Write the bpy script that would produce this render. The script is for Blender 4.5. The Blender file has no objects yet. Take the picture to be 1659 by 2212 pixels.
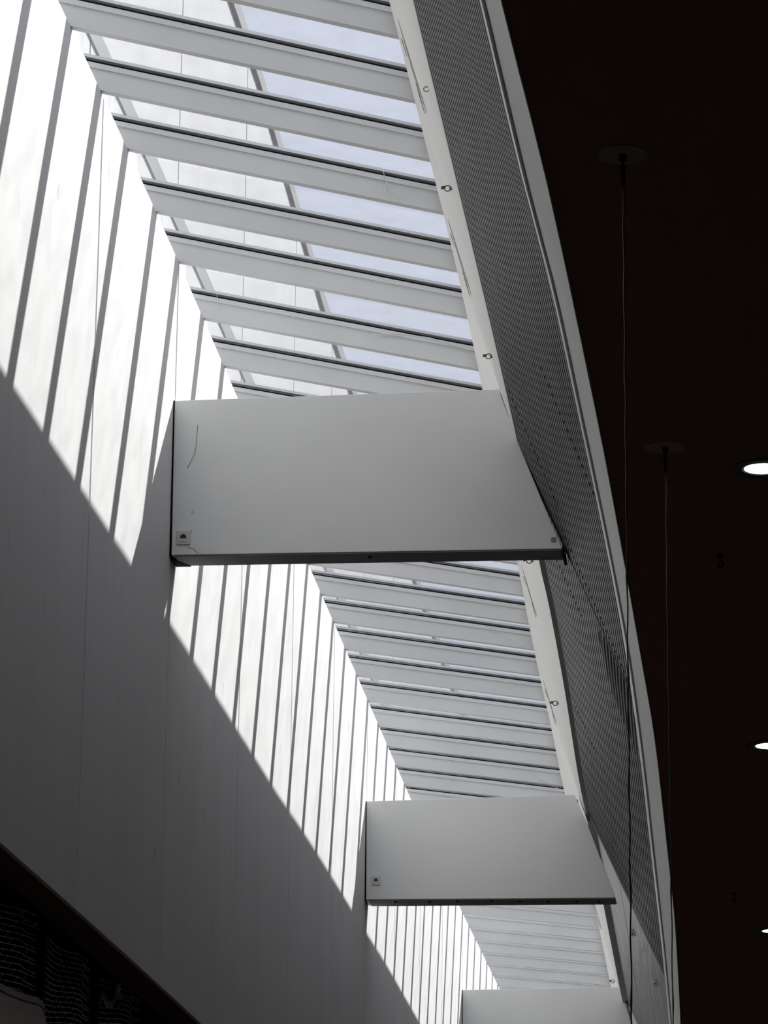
import bpy, math, random
from mathutils import Vector, Matrix

C = bpy.context.scene.collection
random.seed(4)

# ------------------------------------------------------------------ camera
PIT, ROL, YAW, FPX = 0.2885, 0.0099, -0.1103, 7700.0
fw = Vector((math.sin(YAW)*math.cos(PIT), math.cos(YAW)*math.cos(PIT), math.sin(PIT)))
rt = Vector((math.cos(YAW), -math.sin(YAW), 0.0))
up = rt.cross(fw)
r2 = rt*math.cos(ROL) + up*math.sin(ROL)
u2 = -rt*math.sin(ROL) + up*math.cos(ROL)
cd = bpy.data.cameras.new('camera')
cam = bpy.data.objects.new('camera', cd)
C.objects.link(cam)
cd.sensor_fit = 'HORIZONTAL'; cd.sensor_width = 36.0; cd.lens = FPX/1659.0*36.0
cd.clip_start = 0.05; cd.clip_end = 500
cam.matrix_world = Matrix(((r2.x, u2.x, -fw.x, 0), (r2.y, u2.y, -fw.y, 0), (r2.z, u2.z, -fw.z, 0), (0, 0, 0, 1)))
bpy.context.scene.camera = cam

# ------------------------------------------------------------------ sky and sun
w = bpy.data.worlds.new('world'); bpy.context.scene.world = w
w.use_nodes = True
bg = w.node_tree.nodes['Background']
bg.inputs[0].default_value = (0.80, 0.85, 1.0, 1)
bg.inputs[1].default_value = 1.0
sd = bpy.data.lights.new('sun', 'SUN'); sd.energy = 8.5; sd.angle = 0.0095; sd.color = (1.0, 0.985, 0.96)
sun = bpy.data.objects.new('sun', sd); C.objects.link(sun)
SUN = Vector((-1.0, -1.292, -1.446)).normalized()
sun.rotation_euler = SUN.to_track_quat('-Z', 'Y').to_euler()
sun.location = (8, 40, 30)

vs = bpy.context.scene.view_settings
vs.view_transform = 'Standard'; vs.look = 'None'; vs.gamma = 1.0; vs.exposure = 0.0; vs.use_curve_mapping = False

# ------------------------------------------------------------------ materials
def mat(name, col, rough=0.6, metal=0.0, spec=0.3, noise=None, bump=None):
    """noise = (scale vector, dark factor, contrast lo, hi)"""
    m = bpy.data.materials.new(name); m.use_nodes = True
    nt = m.node_tree; b = nt.nodes['Principled BSDF']
    b.inputs['Base Color'].default_value = (*col, 1)
    b.inputs['Roughness'].default_value = rough
    b.inputs['Metallic'].default_value = metal
    b.inputs['Specular IOR Level'].default_value = spec
    tc = nt.nodes.new('ShaderNodeTexCoord')
    if noise:
        last = None
        for (sc, k, lo, hi) in noise:
            mp = nt.nodes.new('ShaderNodeMapping'); mp.inputs['Scale'].default_value = sc
            nt.links.new(tc.outputs['Object'], mp.inputs[0])
            n = nt.nodes.new('ShaderNodeTexNoise'); n.inputs['Scale'].default_value = 1.0; n.inputs['Detail'].default_value = 5
            nt.links.new(mp.outputs[0], n.inputs[0])
            r = nt.nodes.new('ShaderNodeMapRange')
            r.inputs[1].default_value = lo; r.inputs[2].default_value = hi
            r.inputs[3].default_value = k; r.inputs[4].default_value = 1.0
            nt.links.new(n.outputs[0], r.inputs[0])
            mx = nt.nodes.new('ShaderNodeMix'); mx.data_type = 'RGBA'; mx.blend_type = 'MULTIPLY'
            mx.inputs[0].default_value = 1.0
            if last is None: mx.inputs[6].default_value = (*col, 1)
            else: nt.links.new(last, mx.inputs[6])
            nt.links.new(r.outputs[0], mx.inputs[7])
            last = mx.outputs[2]
        nt.links.new(last, b.inputs['Base Color'])
    if bump:
        mp = nt.nodes.new('ShaderNodeMapping'); mp.inputs['Scale'].default_value = bump[0]
        nt.links.new(tc.outputs['Object'], mp.inputs[0])
        n = nt.nodes.new('ShaderNodeTexNoise'); n.inputs['Scale'].default_value = 1.0; n.inputs['Detail'].default_value = 2
        nt.links.new(mp.outputs[0], n.inputs[0])
        bp = nt.nodes.new('ShaderNodeBump'); bp.inputs['Strength'].default_value = bump[1]; bp.inputs['Distance'].default_value = bump[2]
        nt.links.new(n.outputs[0], bp.inputs['Height'])
        nt.links.new(bp.outputs[0], b.inputs['Normal'])
    return m

M = {}
M['wall'] = mat('white_concrete', (0.735, 0.735, 0.73), 0.75, noise=[((3, 3, .35), .97, .35, .6), ((9, 9, .5), .975, .35, .55), ((14, 14, 3.2), .72, .26, .33)], bump=((6, 6, 6), .1, .01))
M['outer'] = mat('outer_concrete', (0.48, 0.48, 0.48), 0.8, noise=[((2, 2, 1), .93, .35, .6), ((20, 20, 10), .8, .27, .32)])
M['coping'] = mat('grey_coping', (0.22, 0.22, 0.22), 0.6)
M['rafter'] = mat('grey_paint', (0.82, 0.82, 0.81), 0.55, noise=[((2, 2, 2), .95, .35, .6)])
M['gasket'] = mat('black_gasket', (0.006, 0.006, 0.006), 0.8, spec=0.1)
M['beam'] = mat('beam_paint', (0.84, 0.84, 0.83), 0.42, noise=[((1.2, 1.2, 1.2), .95, .35, .6)])
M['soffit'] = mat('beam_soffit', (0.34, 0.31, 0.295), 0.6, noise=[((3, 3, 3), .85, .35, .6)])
M['curb'] = mat('cream_white_paint', (0.88, 0.865, 0.835), 0.6, noise=[((1.5, 1.5, 1.5), .96, .35, .6)])
M['slat'] = mat('slat_metal', (0.145, 0.137, 0.132), 0.5, 0.2, noise=[((3, .6, 3), .8, .35, .6)])
M['slatback'] = mat('slat_backing', (0.02, 0.018, 0.017), 0.8)
M['pale'] = mat('pale_slat', (0.65, 0.64, 0.62), 0.5)
M['gloss'] = mat('glossy_grey_panel', (0.13, 0.13, 0.13), 0.38, 0.0, 0.4, bump=((2.5, 1.0, 9.0), .35, .05))
M['strip'] = mat('painted_edge', (0.93, 0.92, 0.905), 0.6)
M['bead'] = mat('white_bead', (0.95, 0.95, 0.94), 0.4)
M['ceil'] = mat('dark_ceiling', (0.36, 0.205, 0.165), 0.9, spec=0.05)
M['dark'] = mat('dark_room', (0.02, 0.018, 0.017), 0.9, spec=0.05)
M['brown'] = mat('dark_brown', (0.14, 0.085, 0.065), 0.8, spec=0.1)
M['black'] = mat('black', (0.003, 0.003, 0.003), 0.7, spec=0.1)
M['floor'] = mat('dark_floor', (0.18, 0.17, 0.16), 0.5)
M['plastic'] = mat('white_plastic', (0.62, 0.62, 0.61), 0.35)
M['hole'] = mat('socket_hole', (0.01, 0.01, 0.01), 0.6)
M['tan'] = mat('tan_tag', (0.38, 0.29, 0.18), 0.7, noise=[((60, 60, 60), .5, .4, .55)])
M['wire'] = mat('steel_wire', (0.07, 0.065, 0.06), 0.5, 0.4)
M['plate'] = mat('dusty_plate', (0.46, 0.40, 0.34), 0.8)
M['net'] = mat('net_cord', (0.85, 0.85, 0.81), 0.8)
M['board'] = mat('grey_board', (0.75, 0.70, 0.68), 0.7)
M['web'] = mat('cobweb', (0.85, 0.85, 0.85), 0.8)
M['trimring'] = mat('lamp_trim', (0.10, 0.10, 0.095), 0.5)
M['mark'] = mat('dark_slit', (0.06, 0.058, 0.055), 0.8)

def emis(name, col, s):
    m = bpy.data.materials.new(name); m.use_nodes = True; nt = m.node_tree
    nt.nodes.clear(); e = nt.nodes.new('ShaderNodeEmission'); o = nt.nodes.new('ShaderNodeOutputMaterial')
    e.inputs[0].default_value = (*col, 1); e.inputs[1].default_value = s
    nt.links.new(e.outputs[0], o.inputs[0]); return m
M['lamp'] = emis('lamp_glow', (1, 0.98, 0.95), 20.0)

g = bpy.data.materials.new('roof_glass'); g.use_nodes = True; nt = g.node_tree; nt.nodes.clear()
out = nt.nodes.new('ShaderNodeOutputMaterial'); mx = nt.nodes.new('ShaderNodeMixShader')
tr = nt.nodes.new('ShaderNodeBsdfTransparent'); gl = nt.nodes.new('ShaderNodeBsdfGlossy'); lw = nt.nodes.new('ShaderNodeLayerWeight'); lw.inputs[0].default_value = 0.5
pw = nt.nodes.new('ShaderNodeMath'); pw.operation = 'POWER'; pw.inputs[1].default_value = 5.0
fr = nt.nodes.new('ShaderNodeMath'); fr.operation = 'MULTIPLY_ADD'; fr.inputs[1].default_value = 0.96; fr.inputs[2].default_value = 0.04
nt.links.new(lw.outputs['Facing'], pw.inputs[0]); nt.links.new(pw.outputs[0], fr.inputs[0])
tr.inputs[0].default_value = (0.95, 0.955, 0.96, 1); gl.inputs['Roughness'].default_value = 0.015
gl.inputs[0].default_value = (.9, .9, .9, 1)
df = nt.nodes.new('ShaderNodeBsdfDiffuse'); df.inputs[0].default_value = (.8, .8, .82, 1)
m2 = nt.nodes.new('ShaderNodeMixShader')
tcn = nt.nodes.new('ShaderNodeTexCoord'); nz = nt.nodes.new('ShaderNodeTexNoise'); nz.inputs['Scale'].default_value = 5; nz.inputs['Detail'].default_value = 6
mr = nt.nodes.new('ShaderNodeMapRange'); mr.inputs[1].default_value = .4; mr.inputs[2].default_value = .75; mr.inputs[3].default_value = .015; mr.inputs[4].default_value = .09
nt.links.new(tcn.outputs['Object'], nz.inputs[0]); nt.links.new(nz.outputs[0], mr.inputs[0]); nt.links.new(mr.outputs[0], m2.inputs[0])
nt.links.new(tr.outputs[0], m2.inputs[1]); nt.links.new(df.outputs[0], m2.inputs[2])
nt.links.new(fr.outputs[0], mx.inputs[0]); nt.links.new(m2.outputs[0], mx.inputs[1]); nt.links.new(gl.outputs[0], mx.inputs[2])
nt.links.new(mx.outputs[0], out.inputs[0]); M['glass'] = g

# ------------------------------------------------------------------ mesh helpers
class MB:
    def __init__(s): s.v = []; s.f = []
    def poly(s, pts, faces):
        n = len(s.v); s.v += [tuple(p) for p in pts]; s.f += [tuple(i+n for i in f) for f in faces]
    def hexa(s, p):      # p: 8 points, bottom ring 0-3, top ring 4-7
        s.poly(p, [(3, 2, 1, 0), (4, 5, 6, 7), (0, 1, 5, 4), (1, 2, 6, 5), (2, 3, 7, 6), (3, 0, 4, 7)])
    def box(s, x0, x1, y0, y1, z0, z1):
        s.hexa([(x0, y0, z0), (x1, y0, z0), (x1, y1, z0), (x0, y1, z0), (x0, y0, z1), (x1, y0, z1), (x1, y1, z1), (x0, y1, z1)])
    def sweep(s, secs, closed=True):
        """secs: list of sections, each an equal-length closed ring of points"""
        n = len(secs[0]); k0 = len(s.v)
        for sec in secs: s.v += [tuple(p) for p in sec]
        for i in range(len(secs)-1):
            for j in range(n):
                a = k0+i*n+j; b = k0+i*n+(j+1) % n
                s.f.append((a, b, b+n, a+n))
        if closed:
            s.f.append(tuple(k0+j for j in range(n))[::-1]); s.f.append(tuple(k0+(len(secs)-1)*n+j for j in range(n)))
    def tube(s, pts, r, n=6):
        pts = [Vector(p) for p in pts]; secs = []
        for i, p in enumerate(pts):
            t = (pts[min(i+1, len(pts)-1)]-pts[max(i-1, 0)]).normalized()
            a = t.orthogonal() if i == 0 else a_prev
            a = (a - t*a.dot(t)).normalized(); a_prev = a; b = t.cross(a)
            rr = r[i] if isinstance(r, (list, tuple)) else r
            secs.append([p+a*rr*math.cos(2*math.pi*j/n)+b*rr*math.sin(2*math.pi*j/n) for j in range(n)])
        s.sweep(secs)
    def lathe(s, prof, c, n=40, cap=False):
        k0 = len(s.v)
        for (r, z) in prof:
            for j in range(n): s.v.append((c[0]+r*math.cos(2*math.pi*j/n), c[1]+r*math.sin(2*math.pi*j/n), c[2]+z))
        for i in range(len(prof)-1):
            for j in range(n):
                a = k0+i*n+j; b = k0+i*n+(j+1) % n; s.f.append((a, b, b+n, a+n))
        if cap:
            s.f.append(tuple(k0+j for j in range(n))); s.f.append(tuple(k0+(len(prof)-1)*n+j for j in range(n))[::-1])
    def build(s, name, m, parent=None, smooth=False, bevel=0):
        me = bpy.data.meshes.new(name); me.from_pydata(s.v, [], s.f); me.validate(); me.update()
        if smooth:
            for p in me.polygons: p.use_smooth = True
        me.materials.append(m)
        o = bpy.data.objects.new(name, me); C.objects.link(o)
        if parent is not None:
            o.parent = parent; o.matrix_parent_inverse = Matrix.Translation(-parent.location)
        if bevel:
            bv = o.modifiers.new('bevel', 'BEVEL'); bv.width = bevel; bv.segments = 2; bv.limit_method = 'ANGLE'
        return o

def empty(name, loc):
    o = bpy.data.objects.new(name, None); C.objects.link(o); o.location = loc; o.empty_display_size = .1
    return o
def tag(o, label=None, cat=None, group=None, kind=None):
    if label: o['label'] = label
    if cat: o['category'] = cat
    if group: o['group'] = group
    if kind: o['kind'] = kind
    return o
def interp(t, x):
    if x <= t[0][0]: return t[0][1]
    for i in range(len(t)-1):
        if x <= t[i+1][0]:
            x0, y0 = t[i]; x1, y1 = t[i+1]
            m0 = (y1-y0)/(x1-x0) if i == 0 else (y1-t[i-1][1])/(x1-t[i-1][0])
            m1 = (y1-y0)/(x1-x0) if i+2 >= len(t) else (t[i+2][1]-y0)/(t[i+2][0]-x0)
            h = x1-x0; u = (x-x0)/h
            return (2*u**3-3*u*u+1)*y0+(u**3-2*u*u+u)*h*m0+(-2*u**3+3*u*u)*y1+(u**3-u*u)*h*m1
    return t[-1][1]
def lin(t, x):
    if x <= t[0][0]: return t[0][1]
    for a, b in zip(t, t[1:]):
        if x <= b[0]: return a[1]+(b[1]-a[1])*(x-a[0])/(b[0]-a[0])
    return t[-1][1]

# longitudinal lines of the hall (plan x and height against distance Y)
def XW(Y):
    t = (min(Y, 44.0)-20)/10; return -3.4946-.0873*t*t+.0253*t**3
def ZT(Y): return lin([(9, 7.66), (17, 7.64), (20, 7.61), (22.5, 7.565), (27, 7.50), (60, 7.50)], Y)
def ZB(Y): return 3.2019+.00403*(min(Y, 45)-20)
CL = [(4, -1.84), (16, -1.83), (20, -1.82), (22, -1.835), (26.6, -1.90), (28.6, -1.941), (30.5, -1.969), (32.3, -1.99), (35.1, -2.035), (41.5, -2.062), (44.5, -2.104), (47.7, -2.152), (60, -2.30)]
CR = [(4, -1.44), (14, -1.435), (20, -1.436), (22.8, -1.480), (23.8, -1.484), (26.2, -1.52), (29.5, -1.59), (31.5, -1.615), (39.3, -1.723), (60, -2.0)]
LR = [(4, -.97), (10, -.86), (12, -.823), (13.2, -.79), (14.7, -.772), (16.6, -.752), (18.6, -.742), (20.2, -.750), (22.2, -.771), (24, -.797), (29.9, -.88), (40, -1.06), (60, -1.4)]
CE = [(4, -.90), (10, -.76), (11.5, -.716), (13.5, -.684), (15, -.667), (18, -.651), (20, -.645), (22.7, -.669), (24.5, -.688), (26.3, -.71), (31.2, -.807), (40, -1.0), (60, -1.35)]
ZCR, ZLR, ZC = 6.42, 4.83, 4.60
def PCL(Y): return Vector((interp(CL, Y), Y, ZT(Y)))
def PCR(Y): return Vector((interp(CR, Y), Y, ZCR))
def PLR(Y): return Vector((interp(LR, Y), Y, ZLR))
def PCE(Y): return Vector((interp(CE, Y), Y, ZC))
def yr(a, b, step=.5):
    n = max(2, int(round((b-a)/step))); return [a+(b-a)*i/n for i in range(n+1)]
Y0, Y1 = 4.0, 60.0

# ================================================================== the setting
# left wall of concrete panels with open joints
b = MB(); joints = []
y = 20.09-2.54
jl = [4.0, 6.8, 9.5, 12.2, 14.9, 17.60, 20.09, 22.94, 25.64, 28.35, 31.04, 33.74, 36.44, 39.14, 41.84, 44.5, 47.2, 50, 52.7, 55.4, 60]
for a, c in zip(jl, jl[1:]):
    a2 = a+.017; c2 = c-.017
    secs = []
    for Y in yr(a2, c2):
        x = XW(Y); secs.append([(x, Y, ZB(Y)), (x, Y, ZT(Y)), (x-.06, Y, ZT(Y)), (x-.06, Y, ZB(Y))])
    b.sweep(secs)
tag(b.build('wall_left', M['wall']), 'tall white concrete panel wall on the left striped with sunlight', kind='structure')
b = MB()
b.sweep([[(XW(Y)-.062, Y, ZB(Y)+.01), (XW(Y)-.062, Y, ZT(Y)-.01), (XW(Y)-.12, Y, ZT(Y)-.01), (XW(Y)-.12, Y, ZB(Y)+.01)] for Y in yr(Y0, Y1)])
tag(b.build('wall_left_core', M['black']), 'dark core showing in the joints of the left wall', kind='structure')
# underside strip below the wall
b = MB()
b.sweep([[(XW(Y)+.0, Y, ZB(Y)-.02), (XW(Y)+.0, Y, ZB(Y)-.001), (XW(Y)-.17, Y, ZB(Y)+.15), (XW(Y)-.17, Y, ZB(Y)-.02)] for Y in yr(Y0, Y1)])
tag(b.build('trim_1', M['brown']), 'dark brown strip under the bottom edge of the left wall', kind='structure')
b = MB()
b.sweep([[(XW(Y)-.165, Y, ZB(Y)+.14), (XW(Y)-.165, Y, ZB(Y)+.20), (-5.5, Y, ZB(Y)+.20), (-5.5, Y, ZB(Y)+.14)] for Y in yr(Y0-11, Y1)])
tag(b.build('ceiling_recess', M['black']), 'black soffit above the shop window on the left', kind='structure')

# outer wall above the glass
OX = -.125
b = MB()
ojl = [4, 6.7, 9.4, 12.1, 14.95, 17.8, 20.70, 23.55, 26.40, 28.95, 31.8, 34.6, 37.4, 40.2, 43, 46, 49, 52, 55, 60]
def ZO(Y): return lin([(4, 10.5), (24, 10.48), (26, 10.33), (28, 10.19), (60, 10.18)], Y)
for a, c in zip(ojl, ojl[1:]):
    b.sweep([[(XW(Y)+OX, Y, ZT(Y)-.02), (XW(Y)+OX, Y, ZO(Y)), (XW(Y)+OX-.2, Y, ZO(Y)), (XW(Y)+OX-.2, Y, ZT(Y)-.02)] for Y in yr(a+.015, c-.015)])
tag(b.build('wall_outer', M['outer']), 'sunlit outer wall of pale panels rising beyond the glass roof', kind='structure')
b = MB()
b.sweep([[(XW(Y)+OX-.015, Y, ZT(Y)-.02), (XW(Y)+OX-.015, Y, ZO(Y)), (XW(Y)+OX-.25, Y, ZO(Y)), (XW(Y)+OX-.25, Y, ZT(Y)-.02)] for Y in yr(Y0, Y1)])
tag(b.build('wall_outer_core', M['coping']), 'grey core behind the joints of the outer wall', kind='structure')
b = MB()
b.sweep([[(XW(Y)+OX+.03, Y, ZO(Y)), (XW(Y)+OX+.03, Y, ZO(Y)+.13), (XW(Y)+OX-.28, Y, ZO(Y)+.13), (XW(Y)+OX-.28, Y, ZO(Y))] for Y in yr(Y0, Y1)])
tag(b.build('trim_2', M['coping']), 'grey coping along the top of the outer wall', kind='structure')
b = MB()
b.sweep([[(XW(Y)+OX+.012, Y, 8.06), (XW(Y)+OX+.012, Y, 8.20), (XW(Y)+OX-.01, Y, 8.20), (XW(Y)+OX-.01, Y, 8.06)] for Y in yr(Y0, Y1)])
tag(b.build('trim_3', M['coping']), 'grey flashing band low on the outer wall behind the glass', kind='structure')

# curb on the right of the glass: sloping white fascia with the glass upstand
b = MB()
secs = []
for Y in yr(Y0, Y1):
    A, B = PCL(Y), PCR(Y)
    secs.append([A, B, B+Vector((.10, 0, .03)), A+Vector((.12, 0, .17)), A+Vector((.0, 0, .17))])
b.sweep(secs)
tag(b.build('trim_4', M['curb']), 'cream white sloping curb along the right edge of the roof glass', kind='structure')

# curved lip between the slatted lining and the dark ceiling
b = MB(); secs = []
for Y in yr(Y0, Y1):
    A, B = PLR(Y), PCE(Y)
    secs.append([A, B, B+Vector((.004, 0, .002)), B+Vector((.004, 0, .05)), A+Vector((.05, 0, .02))])
b.sweep(secs)
tag(b.build('trim_5', M['strip']), 'pale grey painted lip curving between slatted lining and dark ceiling', kind='structure')
b = MB(); secs = []
for Y in yr(Y0, Y1):
    A = PLR(Y); D = (A-PCR(Y)).normalized(); n = Vector((D.z, 0, -D.x)).normalized()
    if n.x > 0: n = -n
    secs.append([A-D*.045+n*.008, A+D*.006+n*.010, A+D*.006-n*.004, A-D*.045-n*.004])
b.sweep(secs)
tag(b.build('trim_6', M['bead']), 'thin white bead along the lower edge of the slatted lining', kind='structure')

# dark ceiling
b = MB(); secs = []
for Y in [-14]+yr(Y0, Y1)+[62]:
    x = interp(CE, Y); secs.append([(x+.006, Y, ZC+.004), (12, Y, ZC+.004), (12, Y, ZC+.12), (x+.006, Y, ZC+.12)])
b.sweep(secs)
tag(b.build('ceiling', M['ceil']), 'flat near-black brown ceiling on the right', kind='structure')
# unseen backing hull, added to shut out daylight
b = MB(); secs = []
for Y in yr(Y0, Y1):
    A, B, D, E_ = PCL(Y)+Vector((.10, 0, .12)), PCR(Y)+Vector((.11, 0, .03)), PLR(Y)+Vector((.13, 0, .06)), Vector((interp(CE, Y)+.1, Y, ZC+.05))
    o = Vector((.12, 0, .04))
    secs.append([A, B, D, E_, E_+o, D+o, B+o, A+o])
b.sweep(secs)
tag(b.build('daylight_block_hull', M['black']), 'unseen black hull added behind the slatted lining to block daylight', kind='structure')
b = MB(); b.box(-1.70, 12, Y0, Y1, 7.78, 7.95); b.box(-5.7, 12, -14, Y0, 7.55, 7.95); b.box(-5.7, 12, Y1, 62, 7.4, 10)  # unseen slabs, added to stop daylight leaking in around the skylight
tag(b.build('light_seal_slab', M['dark']), 'unseen roof slab added over the hall to seal out stray daylight', kind='structure')
b = MB(); b.box(-5.7, 12, -14, 62, -1.75, -1.6)
tag(b.build('floor', M['floor']), 'dark hall floor', kind='structure')
b = MB(); b.box(12, 12.2, -14, 62, -1.6, 7.95)
tag(b.build('wall_right', M['dark']), 'dark far right wall of the hall', kind='structure')
b = MB(); b.box(-5.7, 12, 60.0, 60.2, -1.6, 7.6)
tag(b.build('wall_back', M['dark']), 'dark end wall of the hall', kind='structure')
b = MB(); b.box(-5.7, 12, -14.2, -14, -1.6, 7.95)
tag(b.build('wall_front', M['dark']), 'dark wall behind the viewer', kind='structure')
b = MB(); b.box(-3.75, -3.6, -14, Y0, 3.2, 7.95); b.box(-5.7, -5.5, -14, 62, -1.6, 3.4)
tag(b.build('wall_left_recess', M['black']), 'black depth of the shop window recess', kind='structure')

# ================================================================== glass roof
SK = .654            # skew of the rafters in plan
front = [15.85, 16.68, 17.50, 18.30, 19.24, 20.05, 21.03, 21.92, 22.80, 23.70, 24.62, 25.56, 26.50,
         27.40, 28.27, 29.19, 30.13, 31.10, 32.05, 32.93, 33.80, 34.70, 35.60]
while front[0] > 3.6: front.insert(0, front[0]-.85)
while front[-1] < 56: front.append(front[-1]+.91)
T, H = .045, .150
def raft(fy, z0, z1, t0, t1):
    """a bar along the rafter: z0..z1 above its foot, t0..t1 across it"""
    xl = XW(fy)-.088; xr = interp(CL, fy+1.1)+.03
    L = Vector((xl, fy+(xl+3.5)*SK, 0)); R = Vector((xr, fy+(xr+3.5)*SK, 0))
    n = Vector((-SK, 1, 0)).normalized()
    zl, zr = ZT(fy), ZT(fy+1.1)
    p = []
    for z in (z0, z1):
        p += [L+n*t0+Vector((0, 0, zl+z)), R+n*t0+Vector((0, 0, zr+z)), R+n*t1+Vector((0, 0, zr+z)), L+n*t1+Vector((0, 0, zl+z))]
    return p
ordw = ['first', 'second', 'third', 'fourth', 'fifth', 'sixth', 'seventh', 'eighth', 'ninth', 'tenth', 'eleventh', 'twelfth', 'thirteenth', 'fourteenth', 'fifteenth']
vis = [f for f in front if f >= 13.0]
nA = [f for f in front if 14.5 < f < 23.0]      # seen above the near crossing beam
nB = [f for f in front if 25.4 < f < 35.0]
nC = [f for f in front if 37.2 < f < 48]
for fy in front:
    if fy in nA:
        k = nA.index(fy); lab = 'grey skylight rafter above the near crossing beam, %s from the top of the photo' % ordw[k]
    elif fy in nB:
        k = nB.index(fy); lab = 'grey skylight rafter between the near and middle crossing beams, %s from the near beam' % ordw[k]
    elif fy in nC:
        k = nC.index(fy); lab = 'distant grey skylight rafter beyond the middle crossing beam, %s after it' % ordw[k]
    else:
        lab = ('grey skylight rafter overhead, above the top edge of the photo' if fy < 14.6 else
               'grey skylight rafter hidden behind the near crossing beam' if fy < 26 else
               'grey skylight rafter hidden behind the middle crossing beam' if fy < 38 else
               'far grey skylight rafter hidden behind the farthest crossing beam')
    r = empty('skylight_rafter', (XW(fy), fy, ZT(fy)))
    tag(r, lab, 'rafter', 'rafters of the glass roof')
    b = MB(); b.hexa(raft(fy, 0, H-.004, 0, T)); b.build('rafter_web', M['rafter'], r)
    b = MB(); b.hexa(raft(fy, H-.034, H-.004, -.012, T+.012)); b.build('glazing_rail', M['rafter'], r)
    b = MB(); b.hexa(raft(fy, H-.004, H+.009, -.004, T+.004)); b.build('gasket', M['gasket'], r)
    b = MB(); b.hexa(raft(fy, H+.022, H+.040, -.010, T+.010)); b.build('cover_cap', M['rafter'], r)
# panes, one between each two rafters
for i, (a, c) in enumerate(zip(front, front[1:])):
    A = raft(a, H+.010, H+.021, T/2, T/2); B = raft(c, H+.010, H+.021, T/2, T/2)
    b = MB()
    b.hexa([A[3], A[2], B[1], B[0], A[7], A[6], B[5], B[4]])
    tag(b.build('window_%d' % (i+1), M['glass']), 'roof glass pane %d' % (i+1), kind='structure')
# closing strip of the frame on the wall side
b = MB()
b.sweep([[(XW(Y)-.10, Y, ZT(Y)-.01), (XW(Y)-.10, Y, ZT(Y)+.165), (XW(Y)-.125, Y, ZT(Y)+.165), (XW(Y)-.125, Y, ZT(Y)-.01)] for Y in yr(Y0, Y1)])
tag(b.build('trim_7', M['curb']), 'glass roof frame along the top of the left wall', kind='structure')

# ================================================================== slatted lining, one panel per bay
def lining(ya, yb, off, label, nsl=42, slat_r=.62):
    r = empty('slatted_panel', (interp(CR, (ya+yb)/2), (ya+yb)/2, ZCR)); tag(r, label, 'wall panel', 'slatted lining panels')
    def pt(Y, s, d):
        A, B = PCR(Y), PLR(Y); D = (B-A); n = Vector((D.z, 0, -D.x)).normalized()   # n points down-left towards the room
        if n.x > 0: n = -n
        return A+D*s+n*(d-off)
    b = MB(); ys = yr(ya, yb)
    b.sweep([[pt(Y, -.012, -.03), pt(Y, 1.0, -.03), pt(Y, 1.0, -.05), pt(Y, -.012, -.05)] for Y in ys])
    b.build('backing', M['slatback'], r)
    b = MB()
    for k in range(nsl):
        s0 = k/nsl; s1 = s0+slat_r/nsl
        b.sweep([[pt(Y, s0, 0), pt(Y, s1, 0), pt(Y, s1, -.018), pt(Y, s0, -.018)] for Y in ys])
    b.build('slats', M['slat'], r)
    return r, pt
near, ptn = lining(Y0, 20.15, 0.0, 'long dark slatted lining panel above and beside the near crossing beam')
mid, ptm = lining(20.19, 31.04, .030, 'dark slatted lining panel between the near and middle crossing beams')
def screws(parent, pt, Y, s0, s1, n=42, dy=0.0):
    b = MB()
    for k in range(n):
        s = (k+.31)/n
        if s0 <= s <= s1:
            c = pt(Y+dy*(s-s0), s, .001); e = Vector((0, .016, 0)); D = (pt(Y, s+.01, .001)-pt(Y, s, .001)).normalized()*.004
            c2 = pt(Y+dy*(s-s0), s, .004)-c
            b.hexa([c-e-D, c+e-D, c+e+D, c-e+D, c-e-D+c2, c+e-D+c2, c+e+D+c2, c-e+D+c2])
    b.build('screw_row', M['black'], parent)
screws(near, ptn, 18.9, .05, .42, dy=.9)
screws(near, ptn, 15.95, .58, .97, dy=.9)
screws(near, ptn, 19.75, .40, .99, dy=.4)
screws(mid, ptm, 21.6, .12, .42, dy=.4)
screws(mid, ptm, 22.0, .66, .97, dy=.8)
screws(mid, ptm, 26.4, .06, .30, dy=.5)
# end lips of the two slatted panels
for (par, pt, Y, m) in ((near, ptn, 20.15, 'slat'), (mid, ptm, 31.04, 'pale')):
    b = MB(); q = []
    for s in (-.01, 1.0):
        q += [[pt(Y, s, .006), pt(Y+.025, s, .006), pt(Y+.025, s, -.05), pt(Y, s, -.05)]]
    b.sweep(q); b.build('end_lip', M[m], par)
# open wedge where bare slats cross a dark gap
wb = MB(); Ds = [ptm(20.24, .70, .004), ptm(20.24, .995, .004), ptm(22.6, .985, .004), ptm(22.0, .68, .004), ptm(21.0, .60, .004)]
lip = [p+Vector((-.003, 0, -.001)) for p in Ds]
wb.poly(Ds+lip, [(0, 1, 2, 3, 4), (9, 8, 7, 6, 5), (0, 5, 6, 1), (1, 6, 7, 2), (2, 7, 8, 3), (3, 8, 9, 4), (4, 9, 5, 0)])
wb.build('open_gap', M['slatback'], mid)
for k in range(12):
    s0 = .66+.028*k; s1 = .655+.0285*k-.03*(k/12)
    ya = 20.22+.0*k; yb_ = 21.7+.06*k
    b = MB(); b.tube([ptm(ya, min(s0+.03, .995), .012), ptm((ya+yb_)/2, min((s0+s1)/2+.008, .995), .013), ptm(yb_, min(s1, .99), .010)], .0055, 5)
    b.build('bare_slat', M['pale'], mid)
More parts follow.
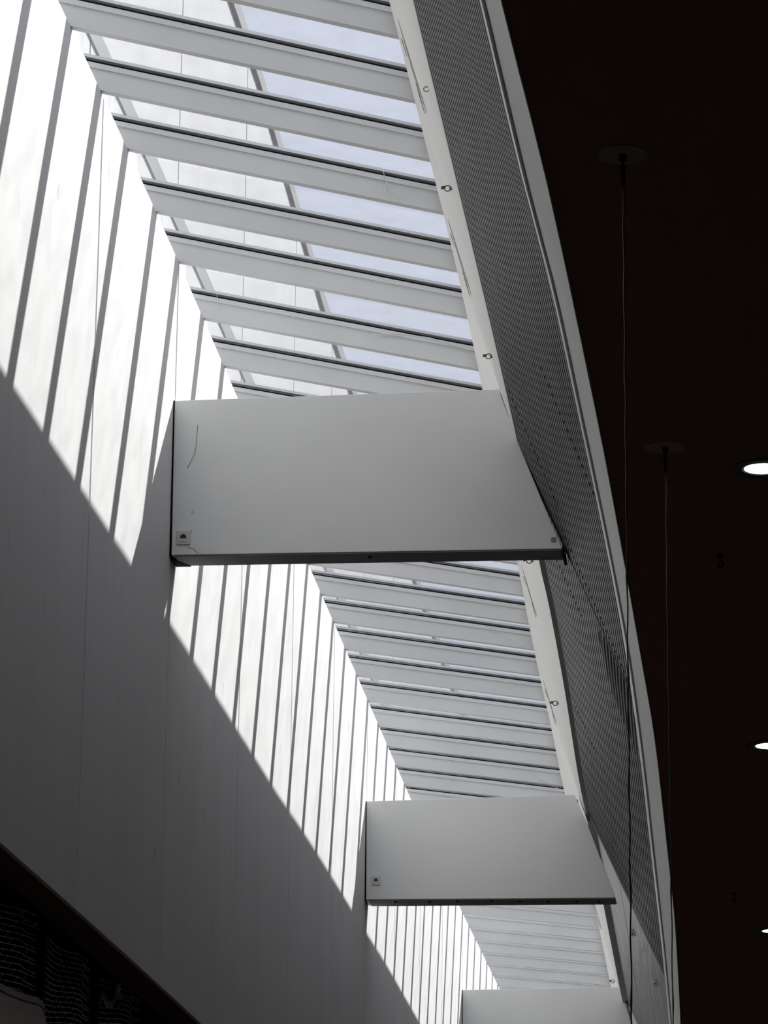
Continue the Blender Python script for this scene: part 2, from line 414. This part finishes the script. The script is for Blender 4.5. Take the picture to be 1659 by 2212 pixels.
# smooth glossy panels beyond the middle beam
r = empty('glossy_panel', (interp(CR, 36), 36, ZCR)); tag(r, 'smooth glossy grey lining panel beyond the middle crossing beam', 'wall panel')
def pg(Y, s, d):
    A, B = PCR(Y), PLR(Y); D = B-A; n = Vector((D.z, 0, -D.x)).normalized()
    if n.x > 0: n = -n
    return A+D*s+n*(d-.06)
for nm, (a, c, s0, s1) in (('upper_sheet', (31.10, 59.9, -.012, .30)), ('lower_sheet', (31.10, 59.9, .305, 1.0))):
    b = MB(); b.sweep([[pg(Y, s0, 0), pg(Y, s1, 0), pg(Y, s1, -.02), pg(Y, s0, -.02)] for Y in yr(a, c)])
    b.build(nm, M['gloss'], r)

for (Y, s_, lab) in ((33.25, .725, 'small pale plate with two screws on the glossy grey lining, lower of two'), (33.2, .435, 'small pale plate on the glossy grey lining just under the middle beam end')):
    c = pg(Y, s_, .01); rr_ = empty('junction_plate', c); tag(rr_, lab, 'plate')
    b = MB(); b.box(c.x-.028, c.x+.028, c.y-.012, c.y, c.z-.035, c.z+.035); b.build('plate', M['plastic'], rr_, bevel=.004)
    for dz in (-.014, .014):
        b = MB(); b.box(c.x-.006+dz*.6, c.x+.006+dz*.6, c.y-.014, c.y-.0125, c.z+dz-.006, c.z+dz+.006); b.build('screw', M['hole'], rr_)
# ================================================================== crossing beams
def beam(name, yl, zb, ztl, ztr, xbr, xtr, xk, zk, label, th=.23):
    xl = XW(yl)+.002
    r = empty('crossing_beam', (xl, yl, zb)); tag(r, label, 'beam', 'white crossing beams')
    def out(x, z, d): return (x, yl+d+.015*(x-xl), z)
    ring = [(xl, zb), (xbr, zb), (xk, zk), (xtr, ztr), (xl, ztl)]
    b = MB(); n = 5
    pts = [out(x, z, 0) for x, z in ring]+[out(x, z, th) for x, z in ring]
    b.poly(pts, [tuple(range(n)), tuple(range(2*n-1, n-1, -1))]+[(j, j+n, (j+1) % n+n, (j+1) % n) for j in range(n)])
    b.build('beam_box', M['beam'], r, bevel=.004)
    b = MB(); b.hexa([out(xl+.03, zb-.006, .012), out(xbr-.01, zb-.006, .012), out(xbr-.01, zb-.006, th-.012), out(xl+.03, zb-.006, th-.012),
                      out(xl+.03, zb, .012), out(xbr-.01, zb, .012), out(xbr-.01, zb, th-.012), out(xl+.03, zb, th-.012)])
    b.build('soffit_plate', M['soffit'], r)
    b = MB()
    b.hexa([out(xl-.001, zb-.002, -.004), out(xl+.012, zb-.002, -.004), out(xl+.012, zb-.002, .05), out(xl-.001, zb-.002, .05),
            out(xl-.001, ztl, -.004), out(xl+.006, ztl, -.004), out(xl+.006, ztl, .05), out(xl-.001, ztl, .05)])
    b.build('shadow_joint', M['black'], r)
    return r, out
b1, o1 = beam('near', 20.035, 5.745, 6.707, 6.738, -1.171, -1.544, -1.434, 6.42, 'large white crossing beam nearest the viewer, with a wall socket at its lower left')
b2, o2 = beam('middle', 30.95, 5.674, 6.558, 6.600, -1.354, -1.710, -1.589, 6.317, 'white crossing beam in the middle distance, lower centre of the photo', .31)
b3, o3 = beam('far', 41.80, 5.60, 6.573, 6.595, -1.50, -1.805, -1.72, 6.40, 'farthest white crossing beam, cut by the bottom edge of the photo')
# dark foot bracket at the lower left corner and right joint of the near beam
b = MB(); b.poly([o1(-3.490, 5.742, 0), o1(-3.455, 5.742, .12), o1(-3.40, 5.742, .225), o1(-3.49, 5.742, .225),
                  o1(-3.490, 5.735, 0), o1(-3.455, 5.735, .12), o1(-3.40, 5.735, .225), o1(-3.49, 5.735, .225)],
                 [(0, 1, 2, 3), (7, 6, 5, 4), (0, 4, 5, 1), (1, 5, 6, 2), (2, 6, 7, 3), (3, 7, 4, 0)])
b.build('corner_bracket', M['black'], b1)
b = MB(); b.hexa([o1(-1.168, 5.70, .0), o1(-1.152, 5.70, .0), o1(-1.152, 5.70, .2), o1(-1.168, 5.70, .2), o1(-1.172, 5.76, .0), o1(-1.158, 5.76, .0), o1(-1.158, 5.76, .2), o1(-1.172, 5.76, .2)])
b.build('end_gap', M['black'], b1)
for (par, oo, pts) in ((b1, o1, [(-2.31, 5.737)]), (b2, o2, [(-3.3, 5.666), (-3.0, 5.666), (-2.75, 5.666), (-2.45, 5.666), (-2.2, 5.666), (-1.95, 5.666), (-1.7, 5.666), (-1.5, 5.666)])):
    for (x, z) in pts:
        b = MB(); c = oo(x, z, .06+.07*random.random()); b.lathe([(.010, -.008), (.012, 0), (.006, .003)], c, 10, True); b.build('fixing', M['black'], par)

# sockets on the beams
def socket(oo, x, z, s, label, ang=0):
    c = Vector(oo(x, z, -.0)); r = empty('wall_socket', c); tag(r, label, 'socket', 'wall sockets on the beams')
    def rr(w, h, y0, y1, rad, cz=0):
        ring = []
        for (sx, sz, a0) in ((1, 1, 0), (-1, 1, 90), (-1, -1, 180), (1, -1, 270)):
            for k in range(4):
                a = math.radians(a0+30*k); ring.append((sx*(w/2-rad)+rad*math.cos(a), sz*(h/2-rad)+rad*math.sin(a)+cz))
        return [[c+Vector((px, y, pz)) for px, pz in ring] for y in (y0, y1)]
    b = MB(); b.sweep(rr(s, s*1.02, 0, -.010, .010)); b.build('face_plate', M['plastic'], r, bevel=.002)
    b = MB(); b.sweep(rr(s*.56, s*.62, -.010, -.0125, .003)); b.build('insert', M['plastic'], r)
    b = MB(); n = 24
    ring = [(s*.23*math.cos(2*math.pi*k/n), max(-.09*s, s*.23*math.sin(2*math.pi*k/n))+.03*s) for k in range(n)]
    b.sweep([[c+Vector((px, y, pz)) for px, pz in ring] for y in (-.0125, -.0135)]); b.build('socket_well', M['mark'], r)
    for (px, pz) in ((-.11*s, -.02*s), (.11*s, -.02*s), (0, .12*s)):
        b = MB(); b.sweep([[c+Vector((px+.028*s*math.cos(2*math.pi*k/10), y, pz+.028*s*math.sin(2*math.pi*k/10))) for k in range(10)] for y in (-.0135, -.0145)]); b.build('pin_hole', M['hole'], r)
socket(o1, -3.412, 5.848, .082, 'white wall socket at the lower left of the near crossing beam')
socket(o2, -3.466, 5.84, .076, 'white wall socket at the lower left of the middle crossing beam')
c = Vector(o1(-1.222, 5.80, 0)); b = MB(); b.box(c.x-.014, c.x+.014, c.y-.004, c.y+.001, c.z-.014, c.z+.014)
tag(b.build('cardboard_tag', M['tan']), 'small square tan tag at the lower right corner of the near crossing beam', 'tag')
# ragged dirt marks around the near socket
b = MB()
for pts in ([(-3.455, 5.892), (-3.43, 5.886), (-3.40, 5.888), (-3.375, 5.884)], [(-3.372, 5.884), (-3.362, 5.895)], [(-3.385, 5.79), (-3.36, 5.782), (-3.345, 5.778), (-3.335, 5.762), (-3.318, 5.758)],
            [(-3.36, 6.02), (-3.355, 6.005), (-3.37, 5.998)], [(-3.345, 6.55), (-3.35, 6.43), (-3.358, 6.37), (-3.40, 6.28)]):
    b.tube([Vector(o1(x, z, -.001)) for x, z in pts], .0014, 5)
tag(b.build('dust_thread', M['mark']), 'thin dusty cobweb threads beside the socket on the near beam', 'cobweb')

# ================================================================== curb details
def pc(Y, s, d=0):
    A, B = PCL(Y), PCR(Y); D = B-A; n = Vector((D.z, 0, -D.x)).normalized()
    if n.x > 0: n = -n
    return A+D*s+n*d
def clip(Y, s, label, sc=1.0):
    c = pc(Y, s, .004); r = empty('wire_clip', c); tag(r, label, 'clip', 'wire clips on the cream curb')
    def P(u, v, d=0): return c+Vector((u*sc, -.02+d, v*sc))
    b = MB(); b.tube([P(.012, 0, .03), P(-.01, 0, -.004)], .006*sc, 10); b.build('clip_base', M['plastic'], r)
    b = MB(); b.tube([P(-.016+.017*math.cos(t), -.002+.015*math.sin(t)) for t in [2*math.pi*k/16 for k in range(17)]], .0028*sc, 6); b.build('wire_ring', M['wire'], r)
    b = MB(); q = [P(-.050, -.006), P(-.028, .000), P(-.027, .013), P(-.050, .010)]
    q2 = [p+Vector((0, .004, 0)) for p in q]; b.hexa(q+q2); b.build('clip_tab', M['wire'], r)
    b = MB(); b.tube([P(-.002, .004), P(.008, -.008), P(.016, -.022), P(.018, -.03)], .0026*sc, 5); b.build('wire_tail', M['wire'], r)
clip(16.85, .74, 'wire clip on the cream curb, uppermost in the photo')
clip(19.42, .75, 'wire clip on the cream curb just above the near crossing beam')
for Y, s, l in ((23.9, .70, 'wire clip on the cream curb, first below the near crossing beam'), (28.2, .68, 'wire clip on the cream curb midway between the near and middle beams'), (31.95, .70, 'wire clip on the cream curb just above the middle crossing beam'), (43.0, .6, 'tiny wire clip on the cream curb beyond the middle crossing beam')):
    clip(Y, s, l, 1.25)
def wring(Y, s, label, R=.0125):
    c = pc(Y, s, .01)
    b = MB(); b.tube([c+Vector((-R*math.cos(t), -.01, R*math.sin(t))) for t in [math.pi*(1.08+1.86*k/16)-math.pi*.0 for k in range(17)]]+[c+Vector((R*1.5, 0, R*.3)), c+Vector((R*2.2, .01, .0))], .0022, 6)
    tag(b.build('wire_loop', M['wire']), label, 'wire loop', 'wire loops on the cream curb')
wring(15.46, .78, 'single round wire loop on the cream curb near the top of the photo')
wring(21.75, .64, 'single round wire loop on the cream curb just below the near crossing beam')
def scuff(Y, s, L, label):
    r = empty('torn_flap', pc(Y, s)); tag(r, label, 'torn tape', 'torn flaps on the cream curb')
    b = MB()
    a, m_, e = pc(Y-L*.3, s-.25, .003), pc(Y, s-.11, .010), pc(Y+L*.25, s+.0, .003); o = pc(Y+.05, s-.17, .003)
    q = [a, m_, e, o]; q2 = [p+Vector((.002, 0, .002)) for p in q]; b.hexa(q+q2); b.build('flap', M['curb'], r)
    for (u, v, ww, l) in ((0.02, -.03, .005, .10), (.10, -.01, .009, .16), (-.15, -.17, .006, .10)):
        b = MB(); p0, p1 = pc(Y+u-l/2, s+v-.02, .012), pc(Y+u+l/2, s+v+.02, .012); d = Vector((ww/2, 0, -ww)); t = Vector((-.001, 0, -.001))
        b.hexa([p0-d, p0+d, p1+d*.4, p1-d*.4, p0-d+t, p0+d+t, p1+d*.4+t, p1-d*.4+t]); b.build('dark_slit', M['mark'], r)
scuff(16.45, .46, .9, 'torn flap with dark slits on the cream curb near the top')
scuff(19.15, .45, .8, 'torn flap with dark slits on the cream curb above the near crossing beam')
scuff(22.6, .42, .9, 'torn flap with dark slits on the cream curb just under the near beam')
scuff(26.3, .42, .9, 'torn flap on the cream curb, second below the near crossing beam')
scuff(29.9, .42, .9, 'torn flap on the cream curb nearest above the middle crossing beam')
scuff(40.6, .35, 1.2, 'torn flap on the cream curb just beyond the middle crossing beam')

# cobwebs under the glass
def web(strands, label):
    b = MB()
    for s in strands: b.tube(s, .0022, 4)
    tag(b.build('cobweb', M['web']), label, 'cobweb', 'cobwebs')
def rp(fy, t, z, d=-.02):
    """a point in front of rafter fy, t along it from the wall, z above its foot"""
    xl = XW(fy); xr = interp(CL, fy+1.1); x = xl+(xr-xl)*t
    return Vector((x, fy+(x+3.5)*SK+d, ZT(fy)+z))
web([[rp(18.30, .80, .19), rp(18.30, .815, .10), rp(18.30, .83, .04)], [rp(18.30, .815, .10), rp(18.30, .835, .045), rp(18.30, .87, .01)], [rp(18.30, .815, .09), rp(18.30, .81, .03)]], 'wispy forked cobweb hanging before an upper rafter near the curb')
web([[rp(28.27, .78, .14), rp(28.27, .86, .07), rp(28.27, .97, .0)], [rp(28.27, .80, .13), rp(28.27, .79, .09)]], 'thin cobweb across a rafter just below the near crossing beam')
web([[rp(33.8, .76, .13), rp(33.8, .84, .06), rp(33.8, .88, .03), rp(33.8, .97, -.04)], [rp(33.8, .88, .06), rp(33.8, .86, .02), rp(33.8, .92, .0)]], 'thin cobweb on a rafter just above the middle crossing beam')
web([[rp(21.03, .58, .07), rp(21.03, .7, .12), rp(21.03, .82, .13), rp(21.03, .97, .09)], [rp(21.03, .60, .03), rp(21.03, .64, .09), rp(21.03, .72, .11)]], 'long arching cobweb across the rafter above the near crossing beam')
web([[rp(21.03, .05, .16), rp(21.03, .052, .05)]], 'short vertical cobweb thread close to the left wall')

# ================================================================== ceiling fittings
def downlight(x, Y, label):
    c = (x, Y, ZC+.003); r = empty('recessed_ceiling_light', c); tag(r, label, 'ceiling light', 'recessed round ceiling lights')
    b = MB(); b.lathe([(.140, 0), (.136, -.006), (.118, -.008), (.108, -.003), (.10, -.006), (.082, -.006), (.078, 0)], c, 48); b.build('trim_ring', M['trimring'], r, True)
    b = MB(); b.lathe([(.079, -.003), (.074, -.004), (.071, .0)], c, 48); b.build('bright_rim', M['lamp'], r, True)
    b = MB(); b.lathe([(.0005, -.0045), (.064, -.0045), (.064, -.001), (.0005, -.001)], c, 48); b.build('lamp', M['lamp'], r)
downlight(.005, 14.87, 'recessed round light in the dark ceiling, uppermost on the right edge')
downlight(.012, 20.31, 'recessed round light in the dark ceiling, middle of three on the right edge')
downlight(.012, 26.55, 'recessed round light in the dark ceiling, lowest of three on the right edge')
def cable(x, Y, z1, label, end=False):
    r = empty('hanging_cable', (x, Y, ZC)); tag(r, label, 'cable', 'cables hanging from the dark ceiling')
    b = MB(); b.lathe([(.0005, .0), (.085, .0), (.085, -.003), (.0005, -.003)], (x, Y, ZC+.003), 32); b.build('ceiling_plate', M['plate'], r)
    b = MB(); b.lathe([(.0005, 0), (.014, -.0), (.012, -.02), (.004, -.026), (.007, -.04), (.0085, -.08), (.006, -.11), (.0005, -.11)], (x, Y, ZC), 14); b.build('gripper', M['black'], r, True)
    pts = []; n = 60
    for k in range(n+1):
        z = ZC-.1+(z1-ZC+.1)*k/n; pts.append((x+.0015*math.sin(k*1.3), Y, z))
    b = MB(); b.tube(pts, [.0026+(.0013 if k % 7 == 0 else 0) for k in range(n+1)], 6); b.build('wire', M['wire'], r, True)
    if end:
        b = MB(); b.lathe([(.0005, .03), (.010, .03), (.012, 0), (.012, -.04), (.022, -.06), (.03, -.09), (.03, -.14), (.0005, -.14)], (x, Y, z1), 18); b.build('end_fitting', M['black'], r, True)
cable(-.444, 11.245, 1.535, 'thin black cable with a fitting at its end, hanging before the pale lip', True)
cable(-.406, 14.538, .6, 'thin cable hanging in front of the dark ceiling, farther right of the two')
def hook(x, Y, label):
    r = MB(); r.tube([(x, Y, ZC), (x, Y, ZC-.02), (x+.012, Y, ZC-.035), (x+.010, Y, ZC-.052), (x-.006, Y, ZC-.056), (x-.012, Y, ZC-.044)], .005, 6)
    r.lathe([(.0005, 0.004), (.018, .004), (.014, -.008), (.0005, -.008)], (x, Y, ZC), 14)
    tag(r.build('ceiling_hook', M['black']), label, 'hook', 'hooks in the dark ceiling')
hook(-.203, 16.24, 'small black hook in the dark ceiling below the uppermost round light')
hook(-.258, 25.0, 'small black hook in the dark ceiling above the lowest round light')

# ================================================================== shop window at lower left
NX = -3.80
# black window posts
def post(Y, w, label):
    b = MB(); b.box(NX-.03, NX+.02, Y-w/2, Y+w/2, -1.6, ZB(Y)+.135)
    tag(b.build('window_post', M['black']), label, 'window post', 'black posts of the shop window')
post(18.22, .09, 'black window post at the lower left, left of the two between the nets')
post(19.73, .09, 'black window post at the lower left, right of the two between the nets')
post(21.32, .10, 'black window post at the right end of the nets in the lower left corner')
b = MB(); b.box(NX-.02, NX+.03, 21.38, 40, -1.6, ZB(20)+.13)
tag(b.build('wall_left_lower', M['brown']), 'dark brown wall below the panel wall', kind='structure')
# nets: each one object of cords
def net(ya, yb, ztop, base_slope, wave, label, seed):
    rnd = random.Random(seed); b = MB(); rows = 34; dz = .031; m = 26
    g = [[None]*(m+1) for _ in range(rows)]
    for i in range(rows):
        for k in range(m+1):
            u = k/m; Y = ya+(yb-ya)*u
            z = ztop-dz*i+base_slope(u, i)+wave*math.sin(u*7+i*.17+seed)+.002*(rnd.random()-.5)
            if i % 2 and u > .8: z += -.012
            g[i][k] = Vector((NX+.012*math.sin(u*9+seed), Y, z))
    for i in range(rows):
        pts = []
        for p in g[i]:
            if p.z < ZB(p.y)+.125: pts.append(p)
            else:
                if len(pts) > 2: b.tube(pts, .0027, 4)
                pts = []
        if len(pts) > 2: b.tube(pts, .0027, 4)
    for i in range(rows-1):
        for k in range(i % 4, m, 4):
            if g[i][k].z < ZB(g[i][k].y)+.12:
                a, c = g[i][k], g[i+1][max(0, k-1)]
                b.tube([a, (a+c)/2+Vector((.002, 0, 0)), c], .0011, 4)
                b.tube([a+Vector((0, -.008, .002)), a, a+Vector((0, .008, -.002))], .0034, 4)
    tag(b.build('hanging_net', M['net']), label, 'net', 'nets in the shop window')
net(16.2, 18.14, 3.05, lambda u, i: .20*u-.0008*i*u, .004, 'pale knotted net in the shop window, leftmost beside the grey board', 1)
net(18.30, 19.65, 3.168, lambda u, i: .085*u+.005*i*u, .008, 'pale knotted net in the shop window, between the two black posts', 2)
net(19.81, 21.24, 3.205, lambda u, i: .13*u+.003*i*u, .008, 'pale knotted net in the shop window holding a white rag, rightmost', 3)
# white rag caught in the net
b = MB()
ring = [(19.75, 3.03), (19.80, 3.11), (19.90, 3.125), (20.00, 3.105), (20.10, 3.11), (20.18, 3.135), (20.30, 3.235), (20.38, 3.235), (20.42, 3.21), (20.52, 3.195), (20.46, 3.175), (20.33, 3.165), (20.25, 3.12), (20.12, 3.07), (20.02, 3.06), (19.90, 3.085), (19.80, 3.08)]
ring = [(y_, z_) for y_, z_ in ring]
P1 = [(NX+.02+.006*math.sin(k*2.1), y_, z_) for k, (y_, z_) in enumerate(ring)]; P2 = [(x+.006, y_, z_) for x, y_, z_ in P1]
n = len(ring); b.poly(P1+P2, [tuple(range(n)), tuple(range(2*n-1, n-1, -1))]+[(j, (j+1) % n, (j+1) % n+n, j+n) for j in range(n)])
tag(b.build('white_rag', M['bead']), 'crumpled white rag caught in the rightmost net', 'rag')
# grey board with rounded upper corner
b = MB()
ring = [(16.0, 2.70), (17.2, 2.735), (17.6, 2.765), (17.95, 2.80), (18.08, 2.80), (18.14, 2.78), (18.17, 2.73), (18.17, 1.2), (16.0, 1.2)]
n = len(ring); b.poly([(NX+.030, y_, z_) for y_, z_ in ring]+[(NX+.05, y_, z_) for y_, z_ in ring], [tuple(range(n)), tuple(range(2*n-1, n-1, -1))]+[(j, (j+1) % n, (j+1) % n+n, j+n) for j in range(n)])
bd = b.build('display_board', M['board']); tag(bd, 'pale grey board with rounded corner behind the leftmost net', 'board')
b = MB(); b.tube([(NX+.052, y_, z_-.035) for y_, z_ in ring[:5]]+[(NX+.052, 18.15, 2.735)], .003, 5); b.build('board_rim', M['mark'], bd)

# round dark pendant shade low on the right
r = empty('pendant_shade', (.12, 14.0, 1.9)); tag(r, 'dark round pendant shade just entering the lower right corner', 'pendant lamp')
b = MB(); b.lathe([(.0005, .15), (.05, .148), (.10, .12), (.14, .07), (.155, 0), (.15, 0), (.13, .06), (.09, .11), (.0005, .138)], (.12, 14.0, 1.78), 40); b.build('shade', M['black'], r, True)
b = MB(); b.tube([(.12, 14, 1.92), (.12, 14, ZC)], .004, 6); b.build('cord', M['black'], r)
